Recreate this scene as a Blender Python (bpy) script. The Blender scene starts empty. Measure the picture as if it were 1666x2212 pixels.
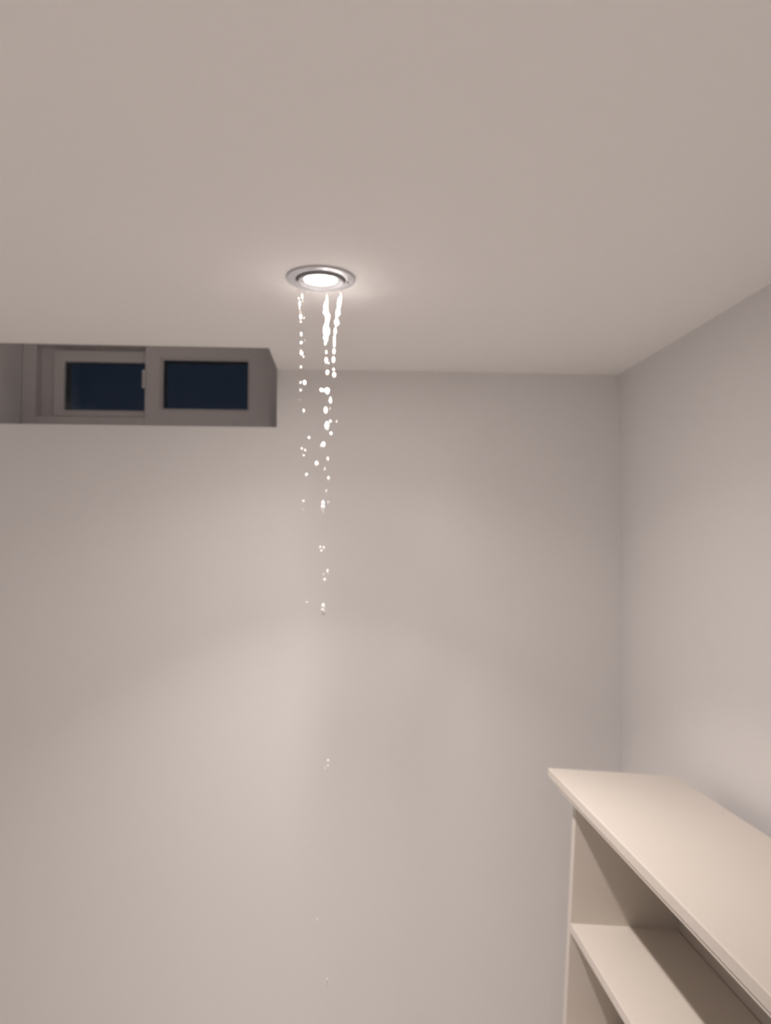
import bpy, bmesh, math, random
from mathutils import Vector, Matrix, noise
C = bpy.context.scene
COL = C.collection
PI = math.pi

# ------------------------------------------------------------------ camera
EYE = 1.6
cam_data = bpy.data.cameras.new('camera')
cam_data.sensor_fit = 'VERTICAL'
cam_data.sensor_height = 9.78
cam_data.sensor_width = 9.78 * 1666 / 2212
cam_data.lens = 1560.0 / 2212 * 9.78
cam_data.clip_start = 0.01
cam_data.dof.use_dof = True
cam_data.dof.focus_distance = 0.62
cam_data.dof.aperture_fstop = 2.0
cam = bpy.data.objects.new('camera', cam_data)
COL.objects.link(cam)
right = Vector((0.998498, -0.054575, 0.004753))
up = Vector((-0.006795, -0.037293, 0.999281))
fwd = Vector((0.054359, 0.997813, 0.037607))
cam.matrix_world = Matrix(((right.x, up.x, -fwd.x, 0), (right.y, up.y, -fwd.y, 0),
                           (right.z, up.z, -fwd.z, EYE), (0, 0, 0, 1)))
C.camera = cam

# ------------------------------------------------------------------ dusk outside, exposure
world = bpy.data.worlds.new('dusk_sky')
C.world = world
world.use_nodes = True
wbg = world.node_tree.nodes['Background']
wbg.inputs['Color'].default_value = (0.12, 0.36, 0.85, 1)
wbg.inputs['Strength'].default_value = 0.018
C.view_settings.view_transform = 'Standard'
C.view_settings.look = 'None'
C.view_settings.gamma = 1
C.view_settings.exposure = -0.03
C.cycles.max_bounces = 8
C.cycles.diffuse_bounces = 6
C.cycles.adaptive_threshold = 0.04
C.cycles.sample_clamp_indirect = 0
LAMP_WATT = (6.5, 3.5, 4.6)      # narrow beam, wider beam, spill
LAMP_COLOR = (1.0, 0.905, 0.85)
BEAM = (94, 138, 178)
FZ = -0.25                       # floor level

CEIL = 2.17268
LAMPS = [(-0.05935, 1.57239), (-0.06, -0.80), (-0.06, -2.90)]  # leaking lamp first; the other two are unseen, added to fill the room


# ------------------------------------------------------------------ materials
def mat(name, color, rough=0.5, metal=0.0, spec=0.5, bump=0.0, bscale=200, var=0.0, vscale=4, **kw):
    m = bpy.data.materials.new(name)
    m.use_nodes = True
    nt = m.node_tree
    b = nt.nodes['Principled BSDF']
    b.inputs['Base Color'].default_value = (*color, 1)
    b.inputs['Roughness'].default_value = rough
    b.inputs['Metallic'].default_value = metal
    b.inputs['Specular IOR Level'].default_value = spec
    for k, v in kw.items():
        b.inputs[k.replace('_', ' ')].default_value = v
    tc = nt.nodes.new('ShaderNodeTexCoord')
    if var:
        n = nt.nodes.new('ShaderNodeTexNoise')
        n.inputs['Scale'].default_value = vscale
        n.inputs['Detail'].default_value = 3
        nt.links.new(tc.outputs['Object'], n.inputs['Vector'])
        mx = nt.nodes.new('ShaderNodeMix')
        mx.data_type = 'RGBA'
        mx.inputs['A'].default_value = (*[c * (1 - var) for c in color], 1)
        mx.inputs['B'].default_value = (*[min(1, c * (1 + var)) for c in color], 1)
        nt.links.new(n.outputs['Fac'], mx.inputs['Factor'])
        nt.links.new(mx.outputs['Result'], b.inputs['Base Color'])
    if bump:
        n = nt.nodes.new('ShaderNodeTexNoise')
        n.inputs['Scale'].default_value = bscale
        n.inputs['Detail'].default_value = 4
        nt.links.new(tc.outputs['Object'], n.inputs['Vector'])
        bp = nt.nodes.new('ShaderNodeBump')
        bp.inputs['Strength'].default_value = bump
        bp.inputs['Distance'].default_value = 0.001
        nt.links.new(n.outputs['Fac'], bp.inputs['Height'])
        nt.links.new(bp.outputs['Normal'], b.inputs['Normal'])
    return m


def glass(name, color, ior, rough=0.0):
    m = bpy.data.materials.new(name)
    m.use_nodes = True
    nt = m.node_tree
    nt.nodes.remove(nt.nodes['Principled BSDF'])
    g = nt.nodes.new('ShaderNodeBsdfGlass')
    g.inputs['Color'].default_value = (*color, 1)
    g.inputs['IOR'].default_value = ior
    g.inputs['Roughness'].default_value = rough
    nt.links.new(g.outputs[0], nt.nodes['Material Output'].inputs['Surface'])
    return m


M_WALL = mat('wall_paint', (0.785, 0.775, 0.775), 0.75, spec=0.25, bump=0.12, bscale=260, var=0.012, vscale=1.5)
M_CEIL = mat('ceiling_paint', (0.90, 0.89, 0.88), 0.9, spec=0.15, bump=0.12, bscale=240, var=0.01, vscale=1.2)
M_FLOOR = mat('pale_carpet', (0.78, 0.75, 0.73), 0.95, spec=0.1, bump=0.6, bscale=500, var=0.12, vscale=60)
M_VINYL = mat('white_vinyl', (0.70, 0.67, 0.675), 0.4, spec=0.4, var=0.02, vscale=6)
M_OUT = mat('outer_frame_shade', (0.012, 0.013, 0.016), 0.7)  # near-black paints in the unlit shade on the frame's outer side
M_SHELF = mat('cream_laminate', (0.66, 0.61, 0.555), 0.42, spec=0.4, bump=0.05, bscale=350, var=0.01, vscale=5)
M_BACK = mat('cream_hardboard', (0.58, 0.53, 0.48), 0.6, spec=0.3, var=0.02, vscale=5)
M_CAP = mat('grey_plastic_cap', (0.45, 0.42, 0.39), 0.5)
M_TRIM = mat('satin_white_metal', (0.62, 0.63, 0.66), 0.38, metal=0.25, var=0.02, vscale=30)
M_GIMBAL = mat('satin_grey_metal', (0.38, 0.38, 0.40), 0.45, metal=0.2)
M_GAP = mat('groove_shade', (0.10, 0.10, 0.10), 0.8)  # dark colour stands in for the shade down in the trim groove
M_PANE = glass('window_glass', (0.93, 0.97, 1.0), 1.5)
M_WATER = glass('water', (1, 1, 1), 1.333, 0.15)
_nt = M_WATER.node_tree                       # part clear, part milky white painted in for the lamp's glints
_g = [n for n in _nt.nodes if n.type == 'BSDF_GLASS'][0]
_d, _t = _nt.nodes.new('ShaderNodeBsdfDiffuse'), _nt.nodes.new('ShaderNodeBsdfTranslucent')
_d.inputs['Color'].default_value = _t.inputs['Color'].default_value = (0.95, 0.95, 0.95, 1)
_m1, _m2 = _nt.nodes.new('ShaderNodeMixShader'), _nt.nodes.new('ShaderNodeMixShader')
_m1.inputs[0].default_value = 0.55
_m2.inputs[0].default_value = 0.82
_nt.links.new(_d.outputs[0], _m1.inputs[1])
_nt.links.new(_t.outputs[0], _m1.inputs[2])
_nt.links.new(_g.outputs[0], _m2.inputs[1])
_nt.links.new(_m1.outputs[0], _m2.inputs[2])
_nt.links.new(_m2.outputs[0], _nt.nodes['Material Output'].inputs['Surface'])
M_LENS = mat('glowing_lens', (0.9, 0.9, 0.9), 0.4, Emission_Color=(1.0, 0.9, 0.8, 1), Emission_Strength=5.0)


# ------------------------------------------------------------------ mesh helpers
def new_obj(name, bm, m, parent=None, smooth=False, bevel=0.0):
    me = bpy.data.meshes.new(name)
    bmesh.ops.recalc_face_normals(bm, faces=bm.faces)
    bm.to_mesh(me)
    bm.free()
    me.materials.append(m)
    if smooth:
        for p in me.polygons:
            p.use_smooth = True
    o = bpy.data.objects.new(name, me)
    COL.objects.link(o)
    if parent:
        o.parent = parent
    if bevel:
        mod = o.modifiers.new('edge', 'BEVEL')
        mod.width = bevel
        mod.segments = 3
        mod.limit_method = 'ANGLE'
    return o


def box(bm, x0, x1, y0, y1, z0, z1):
    v = [bm.verts.new(p) for p in ((x0, y0, z0), (x1, y0, z0), (x1, y1, z0), (x0, y1, z0),
                                   (x0, y0, z1), (x1, y0, z1), (x1, y1, z1), (x0, y1, z1))]
    for f in ((0, 3, 2, 1), (4, 5, 6, 7), (0, 1, 5, 4), (1, 2, 6, 5), (2, 3, 7, 6), (3, 0, 4, 7)):
        bm.faces.new([v[i] for i in f])
    return v


def frame_ring(bm, outer, inner, y0, y1, cham=0.0):
    """Picture frame in the xz plane; its room-side inner edge is chamfered by cham."""
    def rect(r, y, g=0):
        x0, x1, z0, z1 = r
        return [bm.verts.new(p) for p in ((x0 - g, y, z0 - g), (x1 + g, y, z0 - g), (x1 + g, y, z1 + g), (x0 - g, y, z1 + g))]
    loops = [rect(outer, y1), rect(outer, y0)]
    if cham:
        loops += [rect(inner, y0, cham), rect(inner, y0 + cham)]
    else:
        loops += [rect(inner, y0)]
    loops += [rect(inner, y1)]
    n = len(loops)
    for i in range(n):
        a, b = loops[i], loops[(i + 1) % n]
        for k in range(4):
            bm.faces.new((a[k], a[(k + 1) % 4], b[(k + 1) % 4], b[k]))


def lathe(bm, prof, seg=96, cx=0, cy=0, closed=False):
    rings = []
    for r, z in prof:
        if r < 1e-6:
            rings.append([bm.verts.new((cx, cy, z))])
        else:
            rings.append([bm.verts.new((cx + r * math.cos(2 * PI * k / seg), cy + r * math.sin(2 * PI * k / seg), z)) for k in range(seg)])
    pairs = list(zip(rings[:-1], rings[1:]))
    if closed:
        pairs.append((rings[-1], rings[0]))
    for a, b in pairs:
        for k in range(seg):
            k2 = (k + 1) % seg
            if len(a) == 1:
                bm.faces.new((a[0], b[k], b[k2]))
            elif len(b) == 1:
                bm.faces.new((a[k], b[0], a[k2]))
            else:
                bm.faces.new((a[k], b[k], b[k2], a[k2]))


def thing(name, label, cat, loc=(0, 0, 0), group=None):
    o = bpy.data.objects.new(name, None)
    o.empty_display_size = 0.05
    COL.objects.link(o)
    o.location = loc
    tag(o, label, cat, group)
    return o


def tag(o, label, cat, group=None):
    o['label'] = label
    o['category'] = cat
    if group:
        o['group'] = group


def struct(o):
    o['kind'] = 'structure'
    return o


# ------------------------------------------------------------------ room shell
YW, XW, YB, XL = 2.4355, 0.9404, -4.2, -2.6
YN = 2.1675                      # room-side edge of the notch cut in the ceiling below the window
WX0, WX1, WZ0, WZ1 = -1.185, -0.2356, 1.9749, 2.42
SLAB = 2.43
YO = 2.80                        # outer face of the back wall

bm = bmesh.new()
box(bm, XL, XW, YW, YO, FZ, WZ0)
box(bm, XL, WX0, YW, YO, WZ0, SLAB)
box(bm, WX1, XW, YW, YO, WZ0, SLAB)
box(bm, WX0, WX1, YW, YO, WZ1, SLAB)
struct(new_obj('wall_back', bm, M_WALL))
bm = bmesh.new()
box(bm, XW, XW + 0.15, YB - 0.15, YO, FZ, SLAB)
struct(new_obj('wall_right', bm, M_WALL))
bm = bmesh.new()
box(bm, XL - 0.15, XL, YB - 0.15, YO, FZ, SLAB)
struct(new_obj('wall_left', bm, M_WALL))
bm = bmesh.new()
box(bm, XL, XW, YB - 0.15, YB, FZ, SLAB)
struct(new_obj('wall_front', bm, M_WALL))
bm = bmesh.new()
box(bm, XL - 0.15, XW + 0.15, YB - 0.15, YO, FZ - 0.12, FZ)
struct(new_obj('floor', bm, M_FLOOR))
bm = bmesh.new()
box(bm, XL, XW, YB, YN, CEIL, SLAB)
box(bm, XL, WX0, YN, YW, CEIL, SLAB)
box(bm, WX1, XW, YN, YW, CEIL, SLAB)
box(bm, XL - 0.15, XW + 0.15, YB - 0.15, YO, SLAB, SLAB + 0.1)
struct(new_obj('ceiling', bm, M_CEIL))

# ------------------------------------------------------------------ basement slider window
YF = 2.68
win = bpy.data.objects.new('window_1', None)
COL.objects.link(win)
win.location = (0, 0, 0)
struct(win)
win['label'] = 'small white sliding basement window set deep in the wall, night behind its panes'
ox0, ox1, oz0, oz1 = WX0 + 0.001, WX1 - 0.001, WZ0 + 0.001, WZ1 - 0.001
a0, a1, az0, az1 = -1.134, -0.7425, 2.0426, 2.306      # opening that holds the sliding sash
b0, b1, bz0, bz1 = -0.6787, -0.3680, 2.0779, 2.2592    # fixed pane
bm = bmesh.new()
yb = 2.745
box(bm, ox0, a0, YF, yb, oz0, oz1)
box(bm, a0, a1, YF, yb, oz0, az0)
box(bm, a0, a1, YF, yb, az1, oz1)
frame_ring(bm, (a1, ox1, oz0, oz1), (b0 - 0.009, b1 + 0.009, bz0 - 0.009, bz1 + 0.009), YF, yb)
new_obj('window_frame', bm, M_VINYL, win, bevel=0.0022)
bm = bmesh.new()
frame_ring(bm, (b0 - 0.0088, b1 + 0.0088, bz0 - 0.0088, bz1 + 0.0088), (b0, b1, bz0, bz1), YF + 0.005, YF + 0.03, 0.006)
new_obj('glazing_bead', bm, M_VINYL, win)
bm = bmesh.new()
frame_ring(bm, (-1.080, -0.735 - 0.0078, 2.0475, 2.2925), (-1.042, -0.7500, 2.0710, 2.2510), 2.706, 2.732, 0.004)
sash = new_obj('sliding_sash', bm, M_VINYL, win, bevel=0.0015)
bm = bmesh.new()
box(bm, a0 - 0.0, -1.080, 2.724, 2.735, az0, az1)
box(bm, -1.080, a1, 2.724, 2.735, 2.2925, az1)
new_obj('sash_track', bm, M_VINYL, win, bevel=0.001)
bm = bmesh.new()
box(bm, -1.045, -0.747, 2.716, 2.720, 2.068, 2.254)
new_obj('glass_pane', bm, M_PANE, sash)
bm = bmesh.new()
box(bm, b0 - 0.003, b1 + 0.003, YF + 0.016, YF + 0.020, bz0 - 0.003, bz1 + 0.003)
new_obj('glass_pane', bm, M_PANE, win)
bm = bmesh.new()
box(bm, a1 - 0.0085, a1 + 0.004, YF - 0.009, YF + 0.006, 2.150, 2.217)
box(bm, a1 - 0.0060, a1 + 0.006, YF - 0.015, YF - 0.006, 2.176, 2.192)
new_obj('window_latch', bm, M_VINYL, win, bevel=0.002)
bm = bmesh.new()
frame_ring(bm, (ox0, ox1 - 0.58 + 0.08, oz0, oz1), (-1.050, -0.742, 2.064, 2.262), 2.746, 2.795)
frame_ring(bm, (ox1 - 0.498, ox1, oz0, oz1), (-0.684, -0.362, 2.072, 2.264), 2.746, 2.772)
of = new_obj('outer_frame', bm, M_OUT, win)
of['label'] = 'outer frame seen through the panes, its unlit shade painted black'

# ------------------------------------------------------------------ recessed gimbal downlight
def downlight(x, y, label, lit_parts=None):
    if lit_parts is None:
        t = thing('recessed_downlight', label, 'ceiling light', (x, y, CEIL), 'ceiling downlights')
        bm = bmesh.new()
        lathe(bm, [(0.0545, -0.0002), (0.0745, -0.0002), (0.0755, -0.0012), (0.0757, -0.0030), (0.0748, -0.0044), (0.0728, -0.0050),
                   (0.0640, -0.0046), (0.0565, -0.0050), (0.0548, -0.0044), (0.0542, -0.0030)], 128, closed=True)
        new_obj('trim_ring', bm, M_TRIM, t, True)
        bm = bmesh.new()
        lathe(bm, [(0.0500, -0.0003), (0.0543, -0.0003), (0.0543, -0.0009), (0.0500, -0.0009)], 96, closed=True)
        new_obj('trim_gap_shade', bm, M_GAP, t)
        bm = bmesh.new()
        lathe(bm, [(0.0372, -0.0004), (0.0508, -0.0004), (0.0512, -0.0060), (0.0508, -0.0090), (0.0495, -0.0104), (0.0478, -0.0100),
                   (0.0462, -0.0080), (0.0410, -0.0056), (0.0368, -0.0044)], 128, closed=True)
        new_obj('gimbal_ring', bm, M_GIMBAL, t, True)
        bm = bmesh.new()
        lathe(bm, [(0, -0.0075), (0.0180, -0.0070), (0.0300, -0.0058), (0.0367, -0.0040), (0.0367, -0.0010), (0, -0.0010)], 96)
        new_obj('lens', bm, M_LENS, t, True)
    else:
        t = lit_parts.copy()
        COL.objects.link(t)
        t.location = (x, y, CEIL)
        t['label'] = label
        for ch in list(lit_parts.children):
            c = ch.copy()
            COL.objects.link(c)
            c.parent = t
    for watt, beam, dz in zip(LAMP_WATT, BEAM, (0.0116, 0.0119, 0.0122)):
        ld = bpy.data.lights.new('downlight_glow', 'AREA')
        ld.shape = 'DISK'
        ld.size = 0.036
        ld.energy = watt
        ld.color = LAMP_COLOR
        ld.spread = math.radians(beam)
        lo = bpy.data.objects.new('downlight_glow', ld)
        COL.objects.link(lo)
        lo.location = (x, y, CEIL - dz)
    return t


lamp0 = downlight(*LAMPS[0], 'lit round white downlight in the ceiling with water running out of it')
downlight(*LAMPS[1], 'unseen fill downlight added next in the row, near the open end of the bookshelf', lamp0)
downlight(*LAMPS[2], 'unseen fill downlight added last in the row, farthest from the window', lamp0)

# ------------------------------------------------------------------ bookshelf leaning back on the right wall
A = Vector((0.99751786, -0.01670055, -0.06840477))      # into the wall
B = Vector((-0.01370533, -0.99893644, 0.04402443))      # along the wall, towards the camera
U = Vector((0.06906725, 0.04297764, 0.99668583))        # up the shelf
K = 0.95
P0 = Vector((0.57203646 * K, 2.02604299 * K, EYE - 0.64011 * K))       # far front corner of the top
H = (P0.z - FZ) / 0.995 / K
R3 = Matrix((A, -B, U)).transposed()
shelf = thing('bookshelf', 'open cream bookshelf with empty boards, tilted slightly towards the wall beside it', 'bookshelf')
shelf.matrix_world = Matrix.Translation(P0 - U * H * K) @ R3.to_4x4() @ Matrix.Scale(K, 4)
SO = P0 - U * H * K


def floor_z(x, y):
    return ((FZ + 0.001 - SO.z) / K - x * R3[2][0] - y * R3[2][1]) / R3[2][2]


LEN, DEP, T = 1.42, 0.3633, 0.0235


def sb(x0, x1, y0, y1, z0, z1):    # x into the wall, y along the wall towards the camera, z below the top
    bm = bmesh.new()
    box(bm, x0, x1, -y1, -y0, H + z0, H + z1)
    return bm


new_obj('top_board', sb(0, DEP, -0.004, LEN, -T, 0), M_SHELF, shelf, bevel=0.003)
new_obj('front_molding', sb(0.0035, 0.016, 0.094, LEN - 0.094, -T - 0.0080, -T), M_SHELF, shelf, bevel=0.0015)
for y0, y1 in ((0.094, 0.119), (LEN - 0.119, LEN - 0.094)):
    bm = bmesh.new()
    v = box(bm, 0.045, 0.349, -y1, -y0, 0, H - T)
    for q in v[:4]:
        q.co.z = floor_z(q.co.x, q.co.y)
    new_obj('side_panel', bm, M_SHELF, shelf, bevel=0.0015)
for z in (-0.3600, -0.625):
    new_obj('shelf_board', sb(0.0455, 0.3265, 0.119, LEN - 0.119, z - T, z), M_SHELF, shelf, bevel=0.002)
new_obj('shelf_board', sb(0.0455, 0.3265, 0.119, LEN - 0.119, -0.86 - T, -0.86), M_SHELF, shelf, bevel=0.002)
new_obj('back_panel', sb(0.3285, 0.3325, 0.119, LEN - 0.119, -0.885, -T), M_BACK, shelf)
for x, y in ((0.0704, 0.0495), (0.3324, 0.3251)):
    bm = bmesh.new()
    lathe(bm, [(0, 0.0004), (0.0022, 0.0004), (0.0030, 0.0001), (0.0030, -0.0003), (0, -0.0003)], 20, x, -y)
    o = new_obj('screw_cap', bm, M_CAP, shelf)
    o.location.z = H
    o['label'] = 'small grey screw cap'

# ------------------------------------------------------------------ falling water
# each drop: x, y, z of its centre, then its width and height on a scale where 1 is 1.05 mm at the lamp's distance, and how bright it glints
L_DROPS = [
    (-0.1027, 1.6188, 2.1466, 7.0, 16.0, 0.90),
    (-0.1102, 1.6167, 2.1413, 6.0, 11.0, 0.70),
    (-0.1015, 1.6213, 2.1361, 4.0, 8.0, 0.50),
    (-0.1081, 1.6175, 2.1296, 7.0, 16.0, 0.95),
    (-0.1079, 1.6161, 2.1177, 5.0, 8.0, 0.40),
    (-0.1069, 1.6214, 2.1112, 5.0, 6.0, 0.30),
    (-0.1063, 1.6297, 2.1037, 8.5, 13.0, 1.00),
    (-0.0991, 1.6278, 2.1000, 4.0, 5.0, 0.35),
    (-0.1059, 1.6272, 2.0914, 6.0, 7.0, 0.50),
    (-0.1040, 1.6186, 2.0604, 7.5, 14.0, 0.80),
    (-0.0965, 1.6236, 2.0467, 4.0, 7.0, 0.15),
    (-0.1037, 1.6194, 2.0411, 8.0, 9.5, 0.80),
    (-0.1044, 1.6178, 2.0233, 6.0, 6.0, 0.25),
    (-0.1030, 1.6167, 2.0166, 8.5, 10.0, 1.00),
    (-0.0983, 1.6184, 2.0100, 5.0, 7.0, 0.30),
    (-0.1047, 1.6298, 1.9885, 6.5, 12.0, 0.55),
    (-0.1053, 1.6283, 1.9522, 6.5, 12.0, 0.45),
    (-0.0959, 1.6279, 1.9523, 9.0, 12.0, 0.95),
    (-0.1048, 1.6278, 1.9350, 6.5, 11.0, 0.40),
    (-0.1067, 1.6181, 1.9112, 4.0, 8.0, 0.10),
    (-0.0968, 1.6200, 1.8868, 7.5, 15.0, 0.55),
    (-0.0850, 1.6250, 1.8275, 7.5, 8.0, 0.70),
    (-0.1007, 1.6267, 1.8027, 6.0, 12.0, 0.45),
    (-0.0934, 1.6287, 1.7988, 6.0, 12.0, 0.45),
    (-0.0965, 1.6291, 1.7877, 6.0, 7.5, 0.55),
    (-0.0893, 1.6164, 1.7431, 7.5, 9.0, 0.85),
    (-0.0915, 1.6247, 1.7255, 4.0, 11.0, 0.15),
    (-0.0958, 1.6257, 1.6845, 7.0, 8.0, 0.45),
    (-0.0957, 1.6231, 1.6654, 5.5, 8.0, 0.25),
    (-0.0860, 1.6178, 1.4591, 5.5, 8.0, 0.25),
]
M_DROPS = [
    (-0.0478, 1.6346, 2.0246, 7.0, 14.0, 0.50),
    (-0.0475, 1.6284, 2.0045, 9.0, 14.0, 1.00),
    (-0.0428, 1.6420, 2.0015, 5.0, 7.0, 0.30),
    (-0.0448, 1.6408, 1.9788, 9.0, 13.0, 1.00),
    (-0.0585, 1.6358, 1.9379, 8.5, 10.0, 1.00),
    (-0.0521, 1.6318, 1.9360, 7.0, 10.0, 0.90),
    (-0.0450, 1.6415, 1.9374, 11.0, 14.5, 1.00),
    (-0.0482, 1.6362, 1.8921, 10.0, 15.0, 1.00),
    (-0.0453, 1.6411, 1.8577, 11.5, 20.0, 1.00),
    (-0.0526, 1.6406, 1.8144, 9.0, 11.5, 1.00),
    (-0.0571, 1.6351, 1.8107, 7.0, 13.0, 0.45),
    (-0.0674, 1.6336, 1.7698, 9.0, 11.0, 1.00),
    (-0.0492, 1.6366, 1.7567, 6.0, 15.0, 0.40),
    (-0.0524, 1.6339, 1.6716, 9.5, 25.0, 1.00),
    (-0.0579, 1.6296, 1.5809, 6.0, 8.0, 0.75),
    (-0.0498, 1.6319, 1.5796, 6.0, 11.0, 0.45),
    (-0.0557, 1.6400, 1.5731, 6.5, 6.5, 0.45),
    (-0.0503, 1.6277, 1.5206, 5.0, 8.0, 0.15),
    (-0.0473, 1.6277, 1.5087, 7.0, 8.0, 0.75),
    (-0.0500, 1.6370, 1.4388, 9.5, 26.0, 1.00),
    (-0.0580, 1.6315, 1.2953, 3.5, 9.0, 0.12),
    (-0.0434, 1.6356, 1.0898, 6.0, 5.0, 0.30),
    (-0.0579, 1.6345, 0.7581, 6.5, 11.0, 0.65),
    (-0.0616, 1.6325, 0.6773, 5.0, 8.5, 0.35),
]
R_DROPS = [
    (-0.0278, 1.6310, 2.0719, 9.0, 17.0, 1.00),
    (-0.0291, 1.6181, 2.0453, 8.0, 26.0, 1.00),
    (-0.0299, 1.6216, 2.0234, 8.0, 14.5, 1.00),
    (-0.0310, 1.6182, 2.0035, 9.0, 15.5, 1.00),
    (-0.0305, 1.6251, 1.9824, 7.5, 12.0, 0.85),
    (-0.0289, 1.6194, 1.9691, 9.0, 12.0, 1.00),
    (-0.0290, 1.6207, 1.9574, 5.5, 6.0, 0.20),
    (-0.0371, 1.6270, 1.9190, 7.0, 7.0, 0.50),
    (-0.0373, 1.6201, 1.9105, 8.0, 12.0, 1.00),
    (-0.0375, 1.6239, 1.8929, 7.0, 11.0, 0.55),
    (-0.0371, 1.6295, 1.8658, 8.0, 10.0, 0.70),
    (-0.0227, 1.6166, 1.8639, 6.5, 8.0, 0.25),
    (-0.0352, 1.6160, 1.8360, 9.0, 11.0, 0.60),
    (-0.0422, 1.6187, 1.7791, 8.0, 15.0, 0.45),
    (-0.0404, 1.6272, 1.7360, 8.0, 14.0, 0.60),
    (-0.0448, 1.6248, 1.7068, 6.0, 13.5, 0.50),
    (-0.0403, 1.6188, 1.6805, 6.0, 16.0, 0.20),
    (-0.0406, 1.6203, 1.5259, 6.5, 15.0, 0.80),
    (-0.0419, 1.6178, 1.4361, 4.0, 16.0, 0.25),
    (-0.0362, 1.6223, 1.1079, 7.0, 11.0, 0.85),
    (-0.0365, 1.6157, 1.1006, 6.5, 6.5, 0.35),
    (-0.0385, 1.6262, 0.7373, 5.0, 9.0, 0.35),
    (-0.0342, 1.6293, 0.6269, 6.8, 19.5, 0.85),
]
M_STREAM = [
    (-0.0473, 1.6350, 2.1603, 3.0),
    (-0.0476, 1.6350, 2.1538, 5.0),
    (-0.0477, 1.6350, 2.1474, 5.0),
    (-0.0482, 1.6350, 2.1420, 7.0),
    (-0.0492, 1.6350, 2.1313, 9.0),
    (-0.0496, 1.6350, 2.1206, 9.5),
    (-0.0490, 1.6350, 2.1142, 11.0),
    (-0.0459, 1.6350, 2.1100, 11.0),
    (-0.0455, 1.6350, 2.1004, 8.5),
    (-0.0462, 1.6350, 2.0929, 8.0),
    (-0.0488, 1.6350, 2.0854, 9.0),
    (-0.0472, 1.6350, 2.0780, 12.0),
    (-0.0476, 1.6350, 2.0705, 12.0),
    (-0.0492, 1.6350, 2.0609, 9.5),
    (-0.0486, 1.6350, 2.0534, 9.0),
    (-0.0499, 1.6350, 2.0460, 4.0),
    (-0.0501, 1.6350, 2.0417, 2.0),
]
R_STREAM = [
    (-0.0150, 1.6230, 2.1580, 2.0),
    (-0.0155, 1.6230, 2.1526, 3.5),
    (-0.0168, 1.6230, 2.1473, 8.0),
    (-0.0180, 1.6230, 2.1398, 9.5),
    (-0.0190, 1.6230, 2.1302, 9.0),
    (-0.0202, 1.6230, 2.1238, 6.0),
    (-0.0215, 1.6230, 2.1164, 8.0),
    (-0.0220, 1.6230, 2.1100, 9.5),
    (-0.0235, 1.6230, 2.1036, 5.0),
    (-0.0244, 1.6230, 2.0993, 4.0),
    (-0.0242, 1.6230, 2.0908, 9.5),
    (-0.0239, 1.6230, 2.0866, 9.0),
    (-0.0249, 1.6230, 2.0818, 3.0),
]

S = 0.00105 / 2


def drop_mesh(name, seed, tear, ripple=0.0):
    bm = bmesh.new()
    bmesh.ops.create_icosphere(bm, subdivisions=4, radius=1.0)
    off = Vector((seed * 3.1, seed * 1.7, 0))
    for v in bm.verts:
        n = noise.noise(v.co * 1.3 + off) * 0.10
        v.co *= 1 + n
        if ripple:                                # lobed drop: stacked bulges added so its sides catch the lamp light
            k = 1 - ripple * (0.5 + 0.5 * math.cos(v.co.z * 9.5 + seed))
            v.co.x *= k
            v.co.y *= k
        if tear and v.co.z > 0:
            k = 1 - 0.38 * v.co.z
            v.co.x *= k
            v.co.y *= k
    me = bpy.data.meshes.new(name)
    bm.to_mesh(me)
    bm.free()
    me.materials.append(M_WATER)
    for p in me.polygons:
        p.use_smooth = True
    return me


ROUND = [drop_mesh('water_drop', i, False) for i in range(3)]
TEAR = [drop_mesh('water_drop', i + 5, True) for i in range(3)]
LUMPY = [drop_mesh('water_drop', i + 9, False, 0.34) for i in range(3)]
ORD = ('first second third fourth fifth sixth seventh eighth ninth tenth eleventh twelfth thirteenth fourteenth fifteenth '
       'sixteenth seventeenth eighteenth nineteenth twentieth').split()
ORD += ['twenty-' + w for w in ORD[:9]] + ['thirtieth'] + ['thirty-' + w for w in ORD[:9]] + ['fortieth'] + ['forty-' + w for w in ORD[:9]]
rng = random.Random(2)
BLUR = 5.5


def add_drop(x, y, z, w, h, b, label, group):
    fall = min(max((2.10 - z) / 0.6, 0), 1)          # lower drops are enlarged so they still look bright
    bl = BLUR - 4.3 * fall
    k = (0.42 + 0.58 * b) ** 1.1 * (1.18 if b > 0.9 else 1.0)
    rx = max(w - bl, 1.7) * S * k
    rz = max(h - bl, 2.2) * S * k
    me = rng.choice(LUMPY if h > w * 2 or (fall > 0.5 and b > 0.6) else TEAR if h > w * 1.45 else ROUND)
    o = bpy.data.objects.new('water_drop', me)
    COL.objects.link(o)
    o.location = (x, y, z)
    o.scale = (rx, rx * rng.uniform(0.9, 1.1), rz)
    tag(o, label, 'water drop', group)
    return o


def look(w, h, b):
    a = 'bright' if b > 0.9 else ('glinting' if b > 0.6 else ('pale' if b > 0.35 else 'faint'))
    s = 'long' if h > 2.0 * w else ('oval' if h > w * 1.35 else 'round')
    return a + ' ' + s


ztail = 2.005
tail = sorted([d for d in M_DROPS + R_DROPS if d[2] < ztail], key=lambda d: -d[2])
upm = [d for d in M_DROPS if d[2] >= ztail]
upr = [d for d in R_DROPS if d[2] >= ztail]
for rows, where, g in ((L_DROPS, 'down from the lamp in the thin trickle nearest the window', 'drops of the trickle nearest the window'),
                       (upm, 'below the thick middle stream', 'drops under the middle stream'),
                       (upr, 'below the short stream farthest from the window', 'drops under the stream nearest the shelf'),
                       (tail, 'down in the single scattered column falling past the wall', 'drops scattered down the lower column')):
    for i, d in enumerate(rows):
        add_drop(*d, '%s water drop, %s %s' % (look(*d[3:]), ORD[i], where), g)

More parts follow.
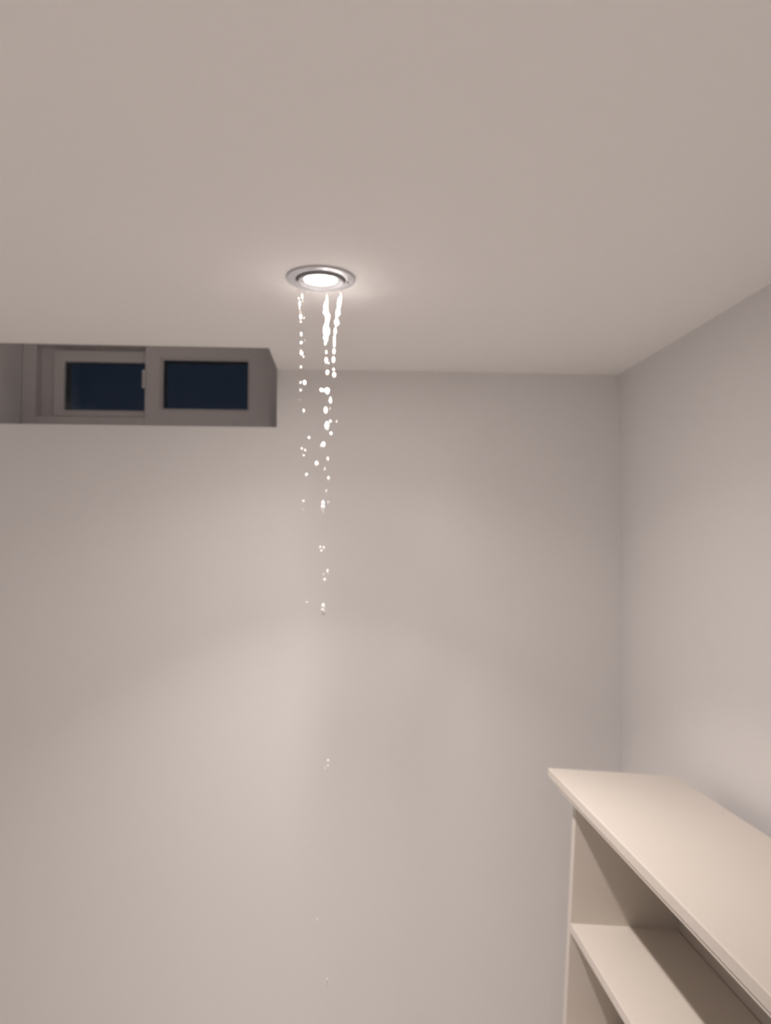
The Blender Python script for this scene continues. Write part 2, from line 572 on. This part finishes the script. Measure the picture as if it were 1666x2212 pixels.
LX, LY = LAMPS[0]
for dx, dy, dz, w, h, b, label in (
        (-0.0312, 0.0715, -0.0085, 10, 10, 0.8, 'small water drop clinging to the far edge of the lamp trim, near the window'),
        (-0.0230, 0.0735, -0.0085, 8.5, 8.5, 0.6, 'tiny water drop clinging to the lamp trim beside a larger one'),
        (0.0575, 0.0040, -0.0078, 13, 11, 1.0, 'large glinting water drop clinging to the shelf side of the lamp trim'),
        (0.0660, -0.0100, -0.0068, 10, 9, 0.7, 'pale water drop on the outer trim edge next to the largest one'),
        (0.0189, -0.0473, -0.0118, 9.5, 9, 0.8, 'water drop hanging on the near rim of the lamp lens'),
        (0.0130, -0.0600, -0.0062, 8.5, 8, 0.6, 'faint water drop on the near part of the lamp trim'),
        (-0.0500, 0.0545, -0.0072, 10, 11, 0.8, 'dark water drop hanging from the window side of the lamp trim'),
        (0.0400, 0.0620, -0.0080, 10, 10, 0.8, 'pale water drop hanging above the stream nearest the shelf')):
    add_drop(LX + dx, LY + dy, CEIL + dz, w, h, b, label, 'drops clinging to the lamp trim')


def stream(rows, label, seed):
    """A lumpy rope of water along rows of (x, y, z, width)."""
    bm = bmesh.new()
    seg, rings = 20, []
    pts = []
    for (a, b) in zip(rows[:-1], rows[1:]):
        for k in range(6):
            t = k / 6
            s = t * t * (3 - 2 * t)
            pts.append((Vector(a[:3]).lerp(Vector(b[:3]), t), a[3] + (b[3] - a[3]) * s))
    pts.append((Vector(rows[-1][:3]), rows[-1][3]))
    base = pts[0][0].copy()
    for p, w in pts:
        r = max(w - BLUR * 0.62, 1.0) * S * 1.2
        p = p + Vector((noise.noise(Vector((seed, 0, p.z * 130))), noise.noise(Vector((0, seed, p.z * 130))), 0)) * 0.0016
        ring = []
        for k in range(seg):
            t = 2 * PI * k / seg
            d = Vector((math.cos(t), math.sin(t), 0))
            n = noise.noise(Vector((d.x * 1.2, d.y * 1.2 + seed, p.z * 200))) * 0.6
            ring.append(bm.verts.new(p - base + d * r * (1 + n)))
        rings.append(ring)
    for a, b in zip(rings[:-1], rings[1:]):
        for k in range(seg):
            bm.faces.new((a[k], a[(k + 1) % seg], b[(k + 1) % seg], b[k]))
    bm.faces.new(rings[0])
    bm.faces.new(rings[-1])
    o = new_obj('water_stream', bm, M_WATER, None, True)
    o.location = base
    tag(o, label, 'water stream', 'water streams running from the downlight')
    return o


stream(M_STREAM, 'thick bright unbroken stream of water running from the middle of the downlight', 1)
stream(R_STREAM, 'shorter slanting stream of water running from the shelf side of the downlight', 7)
